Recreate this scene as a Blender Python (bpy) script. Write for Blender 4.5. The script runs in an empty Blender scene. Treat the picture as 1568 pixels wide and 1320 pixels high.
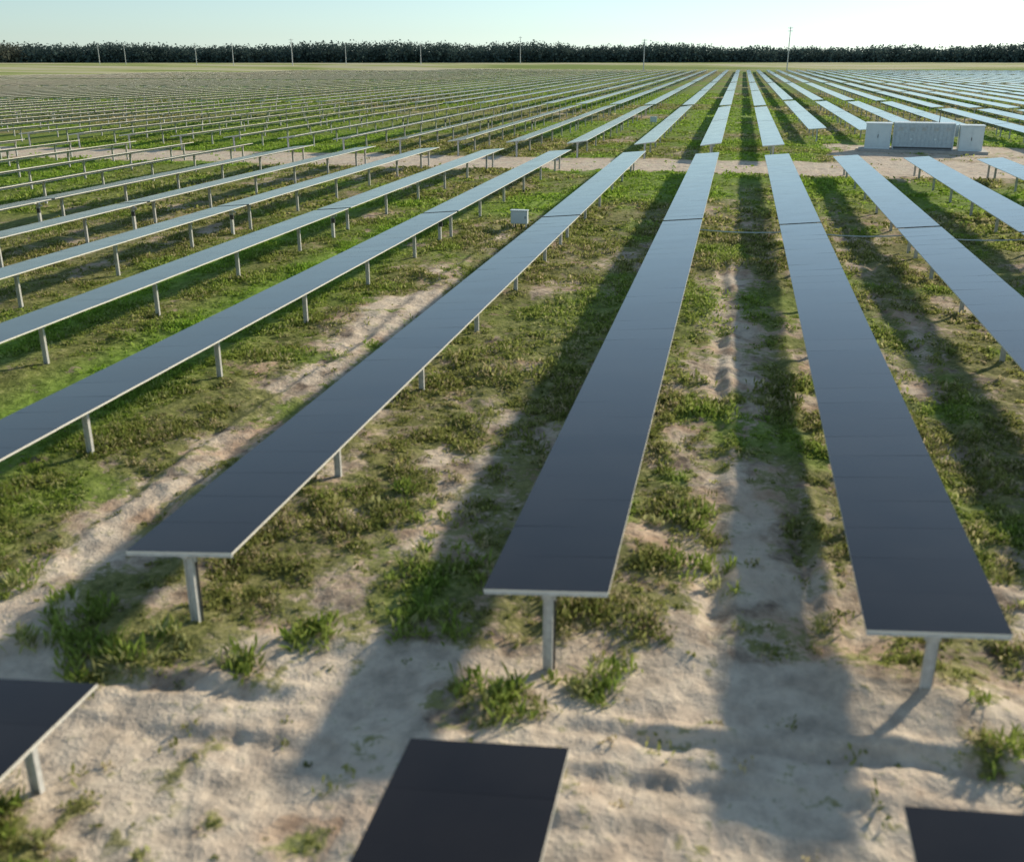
import bpy, math, random
import numpy as np
from mathutils import Vector, Matrix
rng = np.random.default_rng(7)
random.seed(7)
scene = bpy.context.scene
# ------------------------------------------------------------------ render look
scene.view_settings.view_transform = 'Standard'
scene.view_settings.look = 'None'
scene.view_settings.exposure = 0

# ------------------------------------------------------------------ helpers
def new_mat(name):
    m = bpy.data.materials.new(name); m.use_nodes = True
    nt = m.node_tree
    return m, nt, nt.nodes, nt.links, nt.nodes['Principled BSDF']

def ramp(n, stops):
    cr = n.color_ramp
    while len(cr.elements) < len(stops): cr.elements.new(0.5)
    for e, (p, c) in zip(cr.elements, stops):
        e.position = p; e.color = (c[0], c[1], c[2], 1)

def vnoise(x, y, seed=0):
    x = np.asarray(x, float); y = np.asarray(y, float)
    xi = np.floor(x).astype(np.int64); yi = np.floor(y).astype(np.int64)
    xf = x-xi; yf = y-yi
    u = xf*xf*(3-2*xf); v = yf*yf*(3-2*yf)
    def h(a, b):
        n = (a*374761393 + b*668265263 + seed*144665) & 0xffffffff
        n = ((n ^ (n >> 13))*1274126177) & 0xffffffff
        n = (n ^ (n >> 16)) & 0xffff
        return n/65535.0
    a = h(xi, yi); b = h(xi+1, yi); c = h(xi, yi+1); d = h(xi+1, yi+1)
    return (a*(1-u)+b*u)*(1-v)+(c*(1-u)+d*u)*v
def fbm(x, y, o=4, seed=0):
    s = 0; a = 0.5; t = 0
    for i in range(o):
        s = s + a*vnoise(x*2**i+13.7*i, y*2**i+7.1*i, seed+i); t += a; a *= 0.5
    return s/t
def sstep(a, b, x):
    t = np.clip((x-a)/(b-a), 0, 1); return t*t*(3-2*t)
def gauss(x, m, s): return np.exp(-((x-m)/s)**2)

def height(x, y):
    x = np.asarray(x, float); y = np.asarray(y, float)
    r = np.sqrt(x*x+y*y)
    z = 5.0*sstep(640, 960, r)
    z = z + 2.6*gauss(x, -150, 95)*gauss(y, 760, 26) + 2.2*gauss(x, -20, 60)*gauss(y, 770, 22)+1.8*gauss(x,-260,60)*gauss(y,730,18)
    near = 1-sstep(60, 160, r)
    z = z + (fbm(x*0.35, y*0.35, 4, 3)-0.5)*0.34*near
    z = z + (fbm(x*1.2+.5*y, y*1.0-.4*x, 4, 9)-0.5)*0.19*near
    z = z + (fbm(x*3.4-y, y*3.4+x, 3, 19)-0.5)*0.07*near
    # bank of soil around one near post
    z = z + .42*np.exp(-((x-3.9)**2/2.2+(y-14.6)**2/3.0))
    # vehicle ruts
    wob = (vnoise(x*0.25, y*0.12, 21)-0.5)*0.9
    br = .4+1.0*vnoise(x*.6, y*.35, 23)
    for c in (-13.4, -12.1, 0.1, 1.9, 6.6):
        z = z - 0.09*br*gauss(x+wob, c, 0.22)*sstep(13, 18, y)*(1-sstep(60, 90, y))
        z = z + 0.08*br*gauss(x+wob, c+0.42, 0.18)*sstep(13, 18, y)*(1-sstep(60, 90, y))
    wob2 = (vnoise(x*0.12, y*0.1, 31)-0.5)*1.3
    for c, am, tread in ((12.9, 1.3, 0), (11.8, .5, 1), (10.7, .45, 1), (96.8, 1, 0), (99.0, 1, 0)):
        yy = y+wob2*.5-.03*x
        br = np.clip(1.6*vnoise(x*.35, y*0+c, 33)-.1, 0, 1.2)*am
        z = z - 0.09*br*gauss(yy, c, 0.17)*near
        z = z + 0.07*br*gauss(yy, c+0.32, 0.14)*near
        if tread: z = z - 0.02*gauss(yy, c, 0.2)*(np.sin(x*22+8*yy) > 0)*near
    return z

def masks(x, y):
    """grass amount, vivid amount, far field amount"""
    x = np.asarray(x, float); y = np.asarray(y, float)
    r = np.sqrt(x*x+y*y)
    n = fbm(x*0.22, y*0.11, 4, 40)
    n2 = fbm(x*1.0, y*0.6, 3, 60)
    g = 0.78 + (n-0.5)*1.5 + (n2-0.5)*1.7 + .12*sstep(30, 60, y)
    edge = (vnoise(x*0.5, y*0.5, 77)-0.5)*2.8
    # near service road
    g = g - 1.0*sstep(8.3, 9.8, y+edge)*(1-sstep(13.2, 15.6, y+edge*1.2))
    g = g + .55*sstep(.60, .72, n2)*sstep(8, 10, y)*(1-sstep(12.5,15,y))
    g = g - 0.24*(1-sstep(14, 30, y))
    # second road, and gravel yard by the inverter station
    g = g - 2.5*sstep(93.0, 94.5, y+edge*.6)*(1-sstep(104.5, 106.5, y+edge*.6))
    g = g - 1.2*sstep(8, 11, x)*(1-sstep(30, 33, x))*sstep(103, 105, y)*(1-sstep(127, 131, y))
    # sandy track strips
    tr = 1-sstep(40, 62, y)
    wob = (vnoise(x*0.1, y*0.12, 21)-0.5)*1.0
    g = g - 1.0*gauss(x+wob, -12.8, 1.15)*tr
    g = g - 0.70*gauss(x+wob, 0.8, 1.1)*tr
    g = g - 0.35*gauss(x+wob, -1.0, 1.0)*(1-sstep(18, 30, y))
    g = g - 0.30*gauss(x+wob, 6.4, 0.9)*tr
    g = g - 0.45*np.exp(-((x+.4)**2+(y-15.5)**2)/1.5)
    # grass patches at row ends
    for cx, cy, s, a in ((-10.2, 13.6, 1.2, .9), (-8.6, 13.4, 1.0, .8), (-6.4, 14.6, 1.0, .4), (-2.0, 13.9, .8, .4),
                         (4.9, 12.9, .9, .6), (-8.6, 8.3, 1.0, .9), (-5.4, 15.8, 1.2, .4), (-6.7, 8.2, .6, .7), (-13.5, 14.6, 1.4, .5)):
        g = g + a*np.exp(-((x-cx)**2+(y-cy)**2)/s**2)
    viv = 1.1*gauss(x, -19.0, 2.4)*sstep(12, 20, y)*(1-sstep(55, 80, y))
    viv = np.maximum(viv, gauss(x, -25.4, 2.0)*sstep(20, 30, y)*(1-sstep(60, 90, y)))
    viv = np.maximum(viv, .8*sstep(.48, .62, fbm(x*0.06, y*0.05, 3, 90))*sstep(28,55,r))
    viv = np.maximum(viv, .5*sstep(.58, .78, fbm(x*0.4, y*0.3, 3, 97)))
    viv = np.maximum(viv, .65*sstep(-32, -60, x)*sstep(40, 60, y)*sstep(.30,.55,fbm(x*.03, y*.03, 3, 99)))
    g = g + 0.7*viv*(1-gauss(y,99.5,8))*sstep(14,17,y)
    far = sstep(0, 25, fieldlimit_d(x, y))
    return np.clip(g, 0, 1), np.clip(viv, 0, 1), far

PSI = math.radians(12.1)
def dlimit(x, y):
    d = -x*math.sin(PSI)+y*math.cos(PSI); c = x*math.cos(PSI)+y*math.sin(PSI)
    t = np.clip((c/np.maximum(d, 1)+0.506)/0.40, 0, 1)
    return d, 455+t*235
def fieldlimit_d(x, y):
    d, l = dlimit(x, y); return d-l-8

class MB:
    def __init__(s): s.v = []; s.f = []; s.m = []; s.n = 0
    def add(s, verts, faces, mats):
        s.v.extend(verts)
        s.f.extend([tuple(i+s.n for i in f) for f in faces])
        s.m.extend(mats if isinstance(mats, (list, tuple)) else [mats]*len(faces))
        s.n += len(verts)
    def box(s, c, d, mats=0, M=None):
        """c centre, d full dims, faces order: bottom, top, -y, +x, +y, -x"""
        x, y, z = d[0]/2, d[1]/2, d[2]/2
        vs = [(-x,-y,-z),(x,-y,-z),(x,y,-z),(-x,y,-z),(-x,-y,z),(x,-y,z),(x,y,z),(-x,y,z)]
        if M is not None: vs = [tuple(M @ Vector(p)) for p in vs]
        vs = [(p[0]+c[0], p[1]+c[1], p[2]+c[2]) for p in vs]
        s.add(vs, [(0,3,2,1),(4,5,6,7),(0,1,5,4),(1,2,6,5),(2,3,7,6),(3,0,4,7)], mats)
    def cyl(s, p0, p1, r0, r1, mat=0, n=8):
        p0 = Vector(p0); p1 = Vector(p1); d = (p1-p0).normalized()
        a = d.orthogonal().normalized(); b = d.cross(a)
        vs = []
        for p, r in ((p0, r0), (p1, r1)):
            for i in range(n):
                t = 2*math.pi*i/n
                vs.append(tuple(p+a*math.cos(t)*r+b*math.sin(t)*r))
        fs = [(i, (i+1)%n, n+(i+1)%n, n+i) for i in range(n)]+[tuple(range(n))[::-1], tuple(range(n, 2*n))]
        s.add(vs, fs, mat)
    def mesh(s, name, mats):
        me = bpy.data.meshes.new(name)
        me.from_pydata(s.v, [], s.f)
        for m in mats: me.materials.append(m)
        me.polygons.foreach_set('material_index', np.array(s.m, np.int32))
        me.update()
        return me
def obj(name, me, loc=(0,0,0), rot=(0,0,0), parent=None):
    o = bpy.data.objects.new(name, me); o.location = loc; o.rotation_euler = rot
    scene.collection.objects.link(o)
    if parent: o.parent = parent
    return o

# ------------------------------------------------------------------ materials
def mat_ground():
    m, nt, N, L, P = new_mat('sandy_grass_ground')
    tc = N.new('ShaderNodeNewGeometry')
    at = N.new('ShaderNodeAttribute'); at.attribute_name = 'mask'
    sp = N.new('ShaderNodeSeparateColor'); L.new(at.outputs['Color'], sp.inputs[0])
    def noise(scale, detail=5, rough=.6, sx=1, sy=1):
        mp = N.new('ShaderNodeMapping'); mp.inputs['Scale'].default_value = (sx, sy, 1)
        L.new(tc.outputs['Position'], mp.inputs[0])
        n = N.new('ShaderNodeTexNoise'); n.inputs['Scale'].default_value = scale
        n.inputs['Detail'].default_value = detail; n.inputs['Roughness'].default_value = rough
        L.new(mp.outputs[0], n.inputs['Vector']); return n
    def math_(op, a, b):
        n = N.new('ShaderNodeMath'); n.operation = op
        for i, v in enumerate((a, b)):
            if isinstance(v, (int, float)): n.inputs[i].default_value = v
            else: L.new(v, n.inputs[i])
        return n.outputs[0]
    def mix(f, a, b):
        n = N.new('ShaderNodeMix'); n.data_type = 'RGBA'
        if isinstance(f, (int, float)): n.inputs[0].default_value = f
        else: L.new(f, n.inputs[0])
        L.new(a, n.inputs[6]); L.new(b, n.inputs[7]); return n.outputs[2]
    n1 = noise(0.9, 7, .65, 1, .8); n2 = noise(5, 5, .7); n5 = noise(2.0, 5, .68, 1, .8)
    sand = N.new('ShaderNodeValToRGB')
    ramp(sand, [(.38, (.21,.165,.125)), (.46, (.46,.37,.28)), (.53, (.67,.56,.43)), (.66, (.78,.68,.54))])
    s_f = math_('ADD', math_('MULTIPLY', n1.outputs[0], .6), math_('MULTIPLY', n5.outputs[0], .4))
    L.new(s_f, sand.inputs[0])
    red = N.new('ShaderNodeRGB'); red.outputs[0].default_value = (.58,.39,.26,1)
    rf = N.new('ShaderNodeMapRange'); rf.inputs[1].default_value = .50; rf.inputs[2].default_value = .66
    rf.inputs[4].default_value = .6
    L.new(noise(.35, 3, .6).outputs[0], rf.inputs[0])
    sandc = mix(rf.outputs[0], sand.outputs[0], red.outputs[0])
    pale = N.new('ShaderNodeRGB'); pale.outputs[0].default_value = (.76,.67,.54,1)
    pf = N.new('ShaderNodeMapRange'); pf.inputs[1].default_value = 0; pf.inputs[2].default_value = .12
    pf.inputs[3].default_value = .38; pf.inputs[4].default_value = 0
    L.new(sp.outputs[0], pf.inputs[0])
    sandc = mix(pf.outputs[0], sandc, pale.outputs[0])
    gr = N.new('ShaderNodeValToRGB')
    ramp(gr, [(.33, (.060,.066,.026)), (.45, (.15,.165,.055)), (.55, (.28,.275,.11)), (.68, (.46,.41,.24))])
    g_f = math_('ADD', math_('MULTIPLY', n2.outputs[0], .5), math_('MULTIPLY', n5.outputs[0], .5))
    L.new(g_f, gr.inputs[0])
    vv = N.new('ShaderNodeValToRGB')
    ramp(vv, [(.35, (.08,.16,.014)), (.65, (.27,.46,.055))])
    L.new(g_f, vv.inputs[0])
    grc = mix(math_('MULTIPLY', sp.outputs[1], .9), gr.outputs[0], vv.outputs[0])
    # mask break-up
    mm = math_('ADD', sp.outputs[0], math_('MULTIPLY', math_('SUBTRACT', g_f, .5), 4.0))
    mm = math_('ADD', mm, math_('MULTIPLY', math_('SUBTRACT', n1.outputs[0], .5), 2.2))
    mr = N.new('ShaderNodeMapRange'); mr.interpolation_type = 'SMOOTHSTEP'
    mr.inputs[1].default_value = .20; mr.inputs[2].default_value = .68
    L.new(mm, mr.inputs[0])
    c = mix(mr.outputs[0], sandc, grc)
    # far fields
    nf = noise(.012, 4, .6, .5, 2.2)
    ff = N.new('ShaderNodeValToRGB')
    ramp(ff, [(.38, (.24,.30,.08)), (.47, (.42,.44,.17)), (.55, (.52,.49,.29)), (.7, (.60,.54,.38))])
    L.new(nf.outputs[0], ff.inputs[0])
    c = mix(sp.outputs[2], c, ff.outputs[0])
    L.new(c, P.inputs['Base Color'])
    P.inputs['Roughness'].default_value = .95; P.inputs['Specular IOR Level'].default_value = .1
    b = N.new('ShaderNodeBump'); b.inputs['Strength'].default_value = .8; b.inputs['Distance'].default_value = .09
    bh = math_('ADD', math_('MULTIPLY', n2.outputs[0], .8), math_('MULTIPLY', n5.outputs[0], 1.6))
    L.new(bh, b.inputs['Height']); L.new(b.outputs[0], P.inputs['Normal'])
    return m

def mat_panel():
    m, nt, N, L, P = new_mat('thin_film_glass')
    geo = N.new('ShaderNodeNewGeometry')
    n = N.new('ShaderNodeTexNoise'); n.inputs['Scale'].default_value = .8; n.inputs['Detail'].default_value = 4
    L.new(geo.outputs['Position'], n.inputs['Vector'])
    r = N.new('ShaderNodeValToRGB'); ramp(r, [(.35, (.008,.005,.006)), (.7, (.014,.010,.010))])
    L.new(n.outputs[0], r.inputs[0])
    # dust: per-module tone
    isl = N.new('ShaderNodeMix'); isl.data_type = 'RGBA'
    mu = N.new('ShaderNodeMath'); mu.operation = 'MULTIPLY'; mu.inputs[1].default_value = .04
    L.new(geo.outputs['Random Per Island'], mu.inputs[0]); L.new(mu.outputs[0], isl.inputs[0])
    L.new(r.outputs[0], isl.inputs[6]); isl.inputs[7].default_value = (.12,.11,.10,1)
    L.new(isl.outputs[2], P.inputs['Base Color'])
    rr = N.new('ShaderNodeMapRange'); rr.inputs[3].default_value = .09; rr.inputs[4].default_value = .19
    L.new(n.outputs[0], rr.inputs[0]); L.new(rr.outputs[0], P.inputs['Roughness'])
    P.inputs['IOR'].default_value = 1.52
    P.inputs['Specular Tint'].default_value = (1, .95, .87, 1)
    return m
def mat_simple(name, col, rough=.5, metal=0, var=.15, scale=4):
    m, nt, N, L, P = new_mat(name)
    geo = N.new('ShaderNodeNewGeometry')
    n = N.new('ShaderNodeTexNoise'); n.inputs['Scale'].default_value = scale; n.inputs['Detail'].default_value = 6
    L.new(geo.outputs['Position'], n.inputs['Vector'])
    r = N.new('ShaderNodeValToRGB')
    ramp(r, [(.3, tuple(c*(1-var) for c in col)), (.7, tuple(min(1, c*(1+var)) for c in col))])
    L.new(n.outputs[0], r.inputs[0]); L.new(r.outputs[0], P.inputs['Base Color'])
    P.inputs['Roughness'].default_value = rough; P.inputs['Metallic'].default_value = metal
    return m
def mat_leaf(name, trans=.4):
    m, nt, N, L, P = new_mat(name)
    at = N.new('ShaderNodeAttribute'); at.attribute_name = 'tint'
    out = N['Material Output']
    d = N.new('ShaderNodeBsdfDiffuse'); t = N.new('ShaderNodeBsdfTranslucent'); mx = N.new('ShaderNodeMixShader')
    mx.inputs[0].default_value = trans
    L.new(at.outputs['Color'], d.inputs[0]); L.new(at.outputs['Color'], t.inputs[0])
    L.new(d.outputs[0], mx.inputs[1]); L.new(t.outputs[0], mx.inputs[2]); L.new(mx.outputs[0], out.inputs[0])
    N.remove(P)
    return m
M_G = mat_ground(); M_P = mat_panel()
M_AL = mat_simple('aluminium_frame', (.82,.78,.68), .45, 0, .06)
M_SM = mat_simple('module_seam', (.05,.05,.055), .5, 0, .2)
M_BK = mat_simple('module_backsheet', (.20,.19,.17), .6, 0, .1)
M_ST = mat_simple('galvanised_steel', (.60,.60,.57), .5, 0, .15, 9)
M_WH = mat_simple('white_enclosure_paint', (.66,.74,.75), .45, 0, .05, 2)
M_GY = mat_simple('grey_louvre', (.50,.57,.59), .5, 0, .1)
M_DK = mat_simple('dark_steel', (.06,.065,.07), .5, 0, .2)
M_WD = mat_simple('pole_wood', (.20,.17,.14), .9, 0, .25)
M_CC = mat_simple('concrete_pad', (.42,.40,.36), .9, 0, .12)

# ------------------------------------------------------------------ ground sheet
def axis(a, b, step, lo, hi, g=1.03):
    c = list(np.arange(a, b, step))
    s = step; v = c[-1]; up = []
    while v < hi: s *= g; v += s; up.append(v)
    s = step; v = c[0]; dn = []
    while v > lo: s *= g; v -= s; dn.append(v)
    return np.array(dn[::-1]+c+up)
xs = axis(-20, 12, .09, -4500, 4500, 1.025); ys = axis(3, 30, .09, -600, 6000, 1.019)
X, Y = np.meshgrid(xs, ys)
Z = height(X, Y)
nx, ny = len(xs), len(ys)
co = np.stack([X.ravel(), Y.ravel(), Z.ravel()], 1).astype(np.float32)
idx = np.arange(nx*ny).reshape(ny, nx)
q = np.stack([idx[:-1,:-1], idx[:-1,1:], idx[1:,1:], idx[1:,:-1]], -1).reshape(-1, 4)
def np_mesh(name, co, faces, mats, colors=None, cname='mask', smooth=False):
    me = bpy.data.meshes.new(name)
    k = faces.shape[1]
    me.vertices.add(len(co)); me.vertices.foreach_set('co', co.astype(np.float32).ravel())
    me.loops.add(faces.size); me.loops.foreach_set('vertex_index', faces.astype(np.int32).ravel())
    me.polygons.add(len(faces))
    me.polygons.foreach_set('loop_start', np.arange(0, faces.size, k, dtype=np.int32))
    me.polygons.foreach_set('loop_total', np.full(len(faces), k, np.int32))
    me.polygons.foreach_set('use_smooth', np.full(len(faces), smooth))
    for m in mats: me.materials.append(m)
    if colors is not None:
        a = me.color_attributes.new(cname, 'FLOAT_COLOR', 'POINT')
        cc = np.ones((len(co), 4), np.float32); cc[:, :3] = colors
        a.data.foreach_set('color', cc.ravel())
    me.update(calc_edges=True)
    return me
g, v, f = masks(X.ravel(), Y.ravel())
obj('ground', np_mesh('ground', co, q, [M_G], np.stack([g, v, f], 1), 'mask', True))

# ------------------------------------------------------------------ tracker rows
W = 2.06; LEN = 80.6; HP = 1.5
def build_row(seed, tilt, simple=False, mb=None, ox=0, oy=0, length=LEN):
    r = random.Random(seed)
    mb = mb or MB()
    t = math.radians(tilt)
    mid = length/2
    MP = 1.22
    # modules
    y = 0.0
    step = MP if not simple else MP*5
    while y + .3 < length:
        l = min(step, length-y)
        if abs(y+l/2-mid) < (.65 if not simple else 0):    # drive gap
            y += .35; continue
        jt = t + math.radians(r.gauss(0, .08)); jp = math.radians(r.gauss(0, .07 if not simple else .03))
        M = Matrix.Rotation(-jt, 3, 'Y') @ Matrix.Rotation(jp, 3, 'X')
        c = M @ Vector((0, 0, .10))
        first = y < .01; last = y+l > length-.5
        mb.box((ox+c.x, oy+y+l/2, HP+c.z), (W, l-.006, .042), [2, 0, 1 if first else 5, 1, 1 if last else 5, 1], M)
        if first:   # lighter end trim under the first module
            mb.box((ox+c.x, oy+.02, HP+c.z-.045), (W*.99, .04, .05), 3, M)
        if not simple:
            for uy in (-.38, .38):   # mounting rails
                c2 = M @ Vector((0, uy*l, .05))
                mb.box((ox+c2.x, oy+y+l/2+c2.y, HP+c2.z), (1.3, .04, .05), 3, M)
        y += l
    # torque tube
    mb.box((ox, oy+mid, HP-.03), (.12, length-.3, .12), 3, Matrix.Rotation(-t, 3, 'Y'))
    # posts
    py = .3
    posts = []
    while py < length-.2:
        posts.append(py); py += 7.05
    posts.append(length-.3)
    for p in posts:
        if simple:
            mb.box((ox, oy+p, HP/2-.25), (.11, .11, HP+.4), 3)
            continue
        h = HP-.05+.45
        z = h/2-.45
        mb.box((ox-.073, oy+p, z), (.014, .10, h), 3)
        mb.box((ox+.073, oy+p, z), (.014, .10, h), 3)
        mb.box((ox, oy+p, z), (.132, .012, h), 3)
        mb.box((ox, oy+p+.03, HP-.12), (.24, .04, .2), 3)
        mb.cyl((ox, oy+p-.06, HP-.03), (ox, oy+p+.06, HP-.03), .11, .11, 3, 12)
    if not simple:
        # slew drive on the middle post
        mb.box((ox, oy+mid, HP/2-.25), (.16, .16, HP+.3), 3)
        mb.box((ox, oy+mid, HP-.08), (.22, .20, .24), 3)
        mb.cyl((ox-.1, oy+mid, HP-.22), (ox+.26, oy+mid, HP-.22), .06, .06, 3, 10)
        mb.box((ox+.10, oy+mid-.14, 1.0), (.2, .10, .26), 4)
        # cable run on the end post
        mb.cyl((ox+.1, oy+.36, -.3), (ox+.1, oy+.36, HP-.1), .02, .02, 4, 6)
        mb.cyl((ox+.1, oy+.36, HP-.1), (ox+.02, oy+1.6, HP-.13), .02, .02, 4, 6)
    return mb
MATS = [M_P, M_AL, M_BK, M_ST, M_DK, M_SM]
variants = {}
for tl in (5.0, 8.0):
    variants[tl] = [build_row(100+i, tl).mesh('tracker_row', MATS) for i in range(3)]
row_x = {-3: -28.3, -2: -22.1, -1: -15.8, 0: -9.0, 1: -2.5, 2: 3.5, 3: 9.3, 4: 15.1, 5: 21.0}
def rx(i):
    if i in row_x: return row_x[i]
    if i < -3: return -28.3+(i+3)*6.3
    return 21.0+(i-5)*6.0
for b, (y0, imin, imax) in enumerate(((14.25, -14, 9), (10.3-LEN, -7, 8), (105.0, -24, 14))):
    for i in range(imin, imax+1):
        x = rx(i); tl = 5.0
        if b == 2: tl = 8.0 if x < 0 else 5.0
        elif x < -46: tl = 8.0
        yy = y0
        if b == 2 and 3 <= i <= 6: yy = 131.0
        me = variants[tl][i % 3]
        o = obj('solar_panel_row', me, (x, yy, 0))
# far blocks: one joined mesh per block
starts = []
y = 192.0
while y < 720:
    starts.append(y); y += 84.5 if len(starts) % 2 else 90
for bi, y0 in enumerate(starts):
    mb = MB(); k = 0
    for i in range(-100, 40):
        x = rx(i)
        yy = y0 + (27 if (y0 == starts[0] and 3 <= i <= 6) else 0)
        ln = LEN
        if yy+ln > 640 and x > -150: ln = 690-yy
        ang = math.degrees(math.atan2(x, yy+ln/2))
        if ang < -47 or ang > 24: continue
        if ln < 12: continue
        d0, l0 = dlimit(np.array(x), np.array(yy+ln*.5))
        if d0 > l0: continue
        tl = 4.0 if x > -92 else 8.5
        build_row(bi*1000+i, tl, True, mb, x, yy, min(ln, LEN)); k += 1
    if k: obj('distant_solar_panel_rows', mb.mesh('distant_solar_rows', MATS))

# ------------------------------------------------------------------ grass tufts (one object)
def scatter(n, x0, x1, y0, y1, blades, hmin, hmax, wid, spread, seed, pts=None):
    r = np.random.default_rng(seed)
    if pts is None:
        x = r.uniform(x0, x1, n); y = r.uniform(y0, y1, n)
    else:
        px = np.array([p[0] for p in pts]); py = np.array([p[1] for p in pts]); ps = np.array([p[2] for p in pts])
        k = r.integers(0, len(pts), n)
        x = px[k]+r.normal(0, 1, n)*ps[k]; y = py[k]+r.normal(0, 1, n)*ps[k]
    ang = np.degrees(np.arctan2(x, np.maximum(y, .1)))
    g, v, f = masks(x, y)
    lush = fbm(x*.45, y*.35, 3, 140)*.5+fbm(x*1.7, y*1.4, 3, 150)*.5
    p = np.clip((g-.25)*1.3, 0, 1)*np.clip((lush-.36)*4, .06, 1) + .008
    if pts is not None: p = p*0+1; v = v*0+.35; lush = lush*0+.60
    keep = (r.random(n) < p) & (ang > -48) & (ang < 26)
    x, y, g, v, lush = x[keep], y[keep], g[keep], v[keep], lush[keep]
    n = len(x)
    big = np.clip((lush-.33)*3.2, .25, 1.25)*r.uniform(.6, 1.2, n)
    tone = r.random(n)
    base = np.array([.17,.21,.055])[None]*(1-tone[:, None])+np.array([.40,.41,.14])[None]*tone[:, None]
    dry = (r.random(n) < .22)[:, None]
    base = np.where(dry, np.array([.54,.47,.28])[None], base)
    vv = np.clip(v[:, None]*.9, 0, 1)
    base = base*(1-vv)+np.array([.28,.47,.055])[None]*vv
    rep = lambda a: np.repeat(a, blades, axis=0)
    X, Y, B = rep(x), rep(y), rep(big)
    m = len(X)
    sp = spread*B
    bx = X+r.normal(0, 1, m)*sp*.5; by = Y+r.normal(0, 1, m)*sp*.5
    bz = height(bx, by)-.01
    a = r.uniform(0, 2*np.pi, m); lean = r.uniform(.2, .98, m)
    h = r.uniform(hmin, hmax, m)*B
    tx = bx+np.cos(a)*lean*h; ty = by+np.sin(a)*lean*h; tz = bz+h*np.sqrt(1-.75*lean**2)
    w = wid*r.uniform(.6, 1.4, m)
    pa = a+np.pi/2+r.uniform(-.7, .7, m)
    mx_, my_, mz_ = bx*.5+tx*.5, by*.5+ty*.5, bz*.35+tz*.65
    P0 = np.stack([bx, by, bz], 1)
    P1 = np.stack([mx_+np.cos(pa)*w, my_+np.sin(pa)*w, mz_], 1)
    P2 = np.stack([tx, ty, tz], 1)
    P3 = np.stack([mx_-np.cos(pa)*w, my_-np.sin(pa)*w, mz_], 1)
    co = np.stack([P0, P1, P2, P3], 1).reshape(-1, 3)
    C = rep(base)*r.uniform(.65, 1.3, (m, 1))
    C4 = np.repeat(C, 4, axis=0)
    return co, C4
weeds = [(-10.7,13.4,.35),(-10.0,13.0,.3),(-9.3,13.8,.4),(-11.2,14.1,.4),(-6.9,14.6,.3),(-7.6,13.4,.15),(-4.9,15.2,.4),
         (-3.0,13.6,.3),(-1.6,14.2,.3),(4.7,13.1,.35),(5.4,13.8,.45),(-8.7,8.4,.35),(-8.0,8.0,.3),(-6.9,8.3,.25),(-9.4,9.0,.3),
         (-13.3,15.2,.5),(.2,18.5,.4),(6.6,17.5,.5),(7.2,20.5,.6),(-5.4,17.5,.5),(-6.6,20,.6),(-.6,21,.4)]
parts = [scatter(64000, -19, 13, 5, 30, 13, .06, .24, .024, .26, 1),
         scatter(85000, -42, 26, 28, 62, 7, .08, .27, .040, .34, 2),
         scatter(90000, -80, 42, 60, 130, 4, .12, .34, .10, .55, 3),
         scatter(80000, -210, 90, 128, 300, 3, .15, .40, .2, 1.0, 4),
         scatter(260, 0, 0, 0, 0, 22, .12, .42, .030, .26, 5, weeds)]
co = np.concatenate([p[0] for p in parts]); cc = np.concatenate([p[1] for p in parts])
fq = np.arange(len(co)).reshape(-1, 4)
print('grass quads', len(fq))
obj('grass', np_mesh('grass', co, fq, [mat_leaf('grass_blades', .45)], cc, 'tint'))

# ------------------------------------------------------------------ distant tree line (one object)
r = np.random.default_rng(11)
cos_, cols = [], []
trunks = MB()
for depth in range(5):
    R0 = 925+depth*9
    a = math.radians(-56)
    while a < math.radians(32):
        a += r.uniform(3.0, 6.0)/R0
        R = R0+r.normal(0, 3)+20*math.sin(a*5)
        tx, ty = R*math.sin(a), R*math.cos(a)
        hz = float(height(tx, ty))
        prof = float(fbm(np.array(a*16), np.array(3.1), 4, 5))
        H = (8.0+12*prof)*r.uniform(.84, 1.10)+depth*.3
        rad = r.uniform(3.2, 6.0)
        n = 130
        u = r.normal(0, 1, (n, 3)); u /= np.linalg.norm(u, axis=1)[:, None]
        rr_ = r.uniform(.35, 1.0, n)[:, None]
        c = u*rr_*np.array([rad, rad, H*.42])+np.array([tx, ty, hz+H*.55])
        c += np.repeat(r.normal(0, .7, (n//5+1, 3)), 5, axis=0)[:n]
        k = 46   # understorey
        c[:k, 2] = hz+r.uniform(0, H*.5, k); c[:k, 0] = tx+r.normal(0, 3.2, k); c[:k, 1] = ty+r.normal(0, 3.2, k)
        s = r.uniform(.4, 1.1, n); s[:k] *= 1.5
        d1 = r.normal(0, 1, (n, 3)); d1 /= np.linalg.norm(d1, axis=1)[:, None]
        d2 = np.cross(d1, r.normal(0, 1, (n, 3))); d2 /= np.linalg.norm(d2, axis=1)[:, None]
        d1 = d1*s[:, None]; d2 = d2*s[:, None]*.8
        cos_.append(np.stack([c-d1, c-d2, c+d1, c+d2], 1).reshape(-1, 3))
        base = np.array([.080,.118,.108])*r.uniform(.85, 1.15)  # leaf green lightened and blued: thin distance haze painted into the foliage colour
        if math.degrees(a) < -36.5: base = base*.6+np.array([.08,.07,.04])
        col = base[None]*r.uniform(.82, 1.18, (n, 1))
        cols.append(np.repeat(col, 4, axis=0))
        if depth == 4:
            trunks.cyl((tx, ty, hz-1), (tx, ty, hz+H*.8), .25, .1, 0, 5)
co = np.concatenate(cos_); cc = np.concatenate(cols)
tl_ = obj('distant_treeline', np_mesh('treeline', co, np.arange(len(co)).reshape(-1, 4), [mat_leaf('tree_foliage', .3)], cc, 'tint'))
obj('trunks', trunks.mesh('trunks', [M_WD]), parent=tl_)

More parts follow.
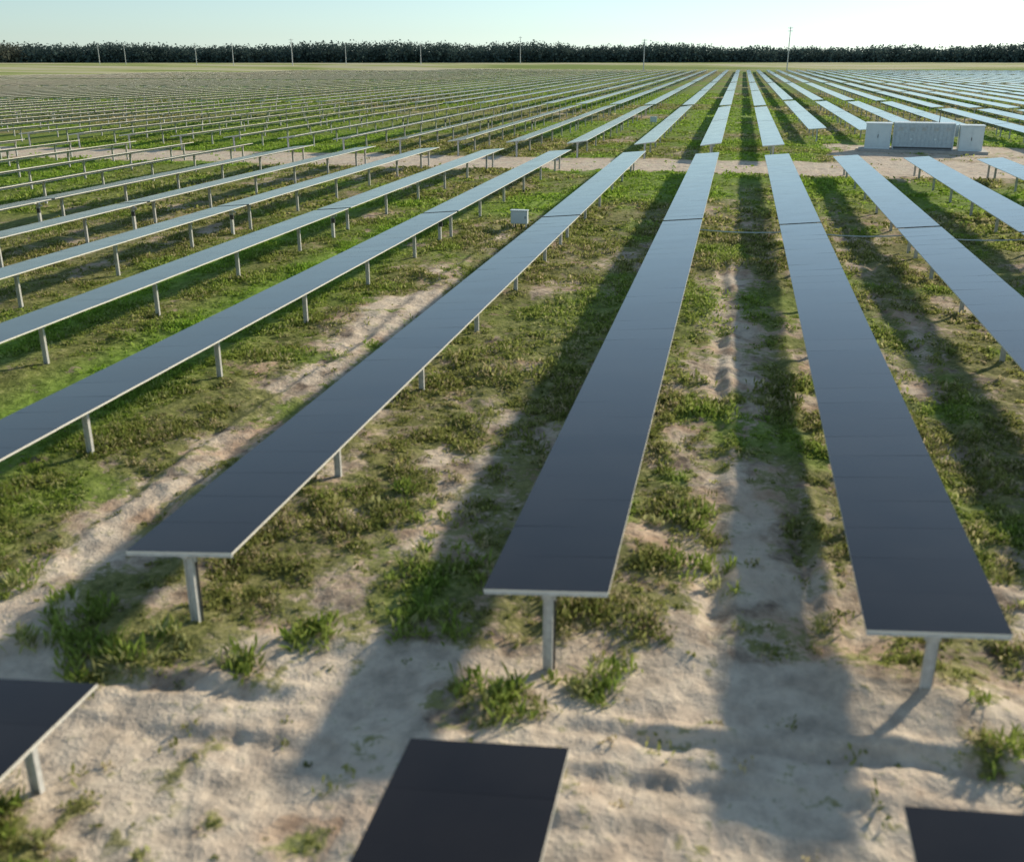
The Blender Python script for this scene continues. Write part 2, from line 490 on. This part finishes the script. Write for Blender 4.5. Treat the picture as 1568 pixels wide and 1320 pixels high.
# ------------------------------------------------------------------ utility poles
def pole(x, y, h, big=False):
    mb = MB(); z0 = float(height(x, y))-.5
    w = .38 if big else .30
    mb.cyl((0,0,0), (0,0,h), w, w*.6, 0, 10)
    for k, zz in enumerate((h-.8, h-2.6) if big else (h-.8,)):
        mb.box((0, 0, zz), (3.2 if big else 2.4, .18, .2), 0)
        for s in (-1.4, -.7, .7, 1.4):
            mb.cyl((s*(1 if big else .75), 0, zz+.1), (s*(1 if big else .75), 0, zz+.5), .08, .05, 1, 6)
    obj('utility_pole', mb.mesh('utility_pole', [M_ST, M_WH]), (x, y, z0), (0, 0, .3))
for x, y, h, b in ((28.3,722,27,True), (-63,702,20,True), (-161.5,783,20,False), (-233.8,768,16,False), (-288,756,16,False),
                (-327,748,19,True), (-370,739,16,False), (-396.6,733,16,False), (-448,722,16,False), (-467,718,16,False)):
    pole(x, y, h, b)

# ------------------------------------------------------------------ inverter station
st = bpy.data.objects.new('inverter_station', None); scene.collection.objects.link(st)
st.location = (19.6, 120.5, 0); st.rotation_euler = (0, 0, math.radians(-6))
mb = MB(); mb.box((0,0,.02), (13.0,4.4,.5), 0); obj('concrete_pad', mb.mesh('pad', [M_CC]), parent=st)
mb = MB()   # transformer enclosure left
mb.box((-4.6,0,1.55), (2.6,2.5,2.6), 0); mb.box((-4.6,0,2.89), (2.75,2.65,.08), 0)
for s in (-5.2,-4.0): mb.box((s,-1.27,1.6), (1.1,.04,2.1), 0)
mb.box((-4.62,-1.31,1.6), (.05,.05,.35), 1)
obj('transformer_enclosure', mb.mesh('tx', [M_WH, M_DK]), parent=st)
mb = MB()   # inverter container
mb.box((0.0,0,1.62), (6.0,2.3,2.62), 0); mb.box((0.0,0,2.98), (6.1,2.4,.1), 2)
mb.box((0.0,-1.16,.45), (6.0,.06,.18), 1)
for i in range(14): mb.box((-2.8+i*.43,-1.17,1.72), (.05,.06,2.2), 0)
for i in range(5):
    for k in range(5): mb.box((-2.35+i*1.18,-1.19,2.25+k*.08), (.5,.03,.03), 3)
for cx in (-3.0, 3.0):
    for cy in (-1.17, 1.17): mb.box((cx,cy,1.62), (.12,.12,2.66), 0)
mb.box((1.2,-1.21,1.35), (.25,.02,.2), 2); mb.box((-1.2,-1.21,1.35), (.25,.02,.2), 2)
obj('inverter_container', mb.mesh('inv', [M_GY, M_DK, M_WH, M_ST]), parent=st)
mb = MB()   # right cabinet
mb.box((4.75,-.2,1.52), (2.3,2.4,2.54), 0); mb.box((4.75,-.2,2.84), (2.45,2.55,.08), 0)
for s in (4.2,5.3): mb.box((s,-1.42,1.55), (1.0,.04,2.1), 0)
mb.box((4.75,-1.45,1.5), (.05,.05,.3), 1); mb.box((3.35,.3,2.2),(.3,.5,1.2),0)
mb.cyl((1.5,.5,3.0), (1.5,.5,4.4), .05, .04, 1, 6)
obj('switchgear_cabinet', mb.mesh('sw', [M_WH, M_DK]), parent=st)

# ------------------------------------------------------------------ small cabinets on posts
for (x, y) in ((-12.4, 60.0), (-12.6, 161.0)):
    mb = MB()
    for s in (-.38, .38): mb.box((s, .1, .35), (.07, .07, 1.6), 1)
    mb.box((0, 0, .72), (1.0, .36, .75), 0); mb.box((0, -.02, 1.12), (1.06, .46, .05), 0)
    mb.box((0, -.19, .72), (.9, .03, .65), 0); mb.box((.38, -.215, .72), (.04, .03, .14), 2)
    mb.cyl((-.25, 0, -.2), (-.25, 0, .36), .04, .04, 2, 6); mb.cyl((.1, 0, -.2), (.1, 0, .36), .04, .04, 2, 6)
    obj('electrical_cabinet', mb.mesh('cab', [M_WH, M_ST, M_DK]), (x, y, float(height(x, y))))
# suspended trunk cable
mb = MB()
for i in range(1, 5):
    xa, xb = rx(i), rx(i+1)
    pr = None
    for k in range(9):
        t = k/8; p = (xa+(xb-xa)*t, 56.4, .95-.16*4*t*(1-t))
        if pr: mb.cyl(pr, p, .035, .035, 0, 6)
        pr = p
obj('trunk_cable', mb.mesh('cable', [M_GY]))

# ------------------------------------------------------------------ light
SE = math.radians(22.5); SA = math.radians(35.5)   # azimuth clockwise from +Y
sd = Vector((math.sin(SA)*math.cos(SE), math.cos(SA)*math.cos(SE), math.sin(SE)))
sl = bpy.data.lights.new('sun', 'SUN'); sl.energy = 4.9; sl.angle = math.radians(3.0); sl.color = (1, .87, .68)
so = bpy.data.objects.new('sun', sl); so.rotation_euler = (-sd).to_track_quat('-Z', 'Y').to_euler()
so.location = (60, 80, 60); scene.collection.objects.link(so)
w = bpy.data.worlds.new('World'); scene.world = w; w.use_nodes = True
nt = w.node_tree; bg = nt.nodes['Background']
sk = nt.nodes.new('ShaderNodeTexSky'); sk.sky_type = 'NISHITA'; sk.sun_disc = False
sk.sun_elevation = SE; sk.sun_rotation = SA; sk.air_density = 1.0; sk.dust_density = .15; sk.ozone_density = 2.8
hs = nt.nodes.new('ShaderNodeHueSaturation'); hs.inputs['Saturation'].default_value = .58
tint = nt.nodes.new('ShaderNodeMix'); tint.data_type = 'RGBA'; tint.blend_type = 'MULTIPLY'; tint.inputs[0].default_value = 1
tint.inputs[7].default_value = (.76, .93, 1.0, 1)
nt.links.new(sk.outputs[0], hs.inputs['Color']); nt.links.new(hs.outputs[0], tint.inputs[6])
nt.links.new(tint.outputs[2], bg.inputs[0]); bg.inputs[1].default_value = .135

# ------------------------------------------------------------------ camera
cd = bpy.data.cameras.new('camera'); cam = bpy.data.objects.new('camera', cd); scene.collection.objects.link(cam)
cam.location = (0, 0, 9.72); cam.rotation_euler = (math.radians(90-20.3), 0, PSI)
cd.sensor_width = 36; cd.lens = 35.6; cd.clip_end = 20000; cd.clip_start = .1
cd.dof.use_dof = True; cd.dof.focus_distance = 90; cd.dof.aperture_fstop = 0.55
scene.camera = cam
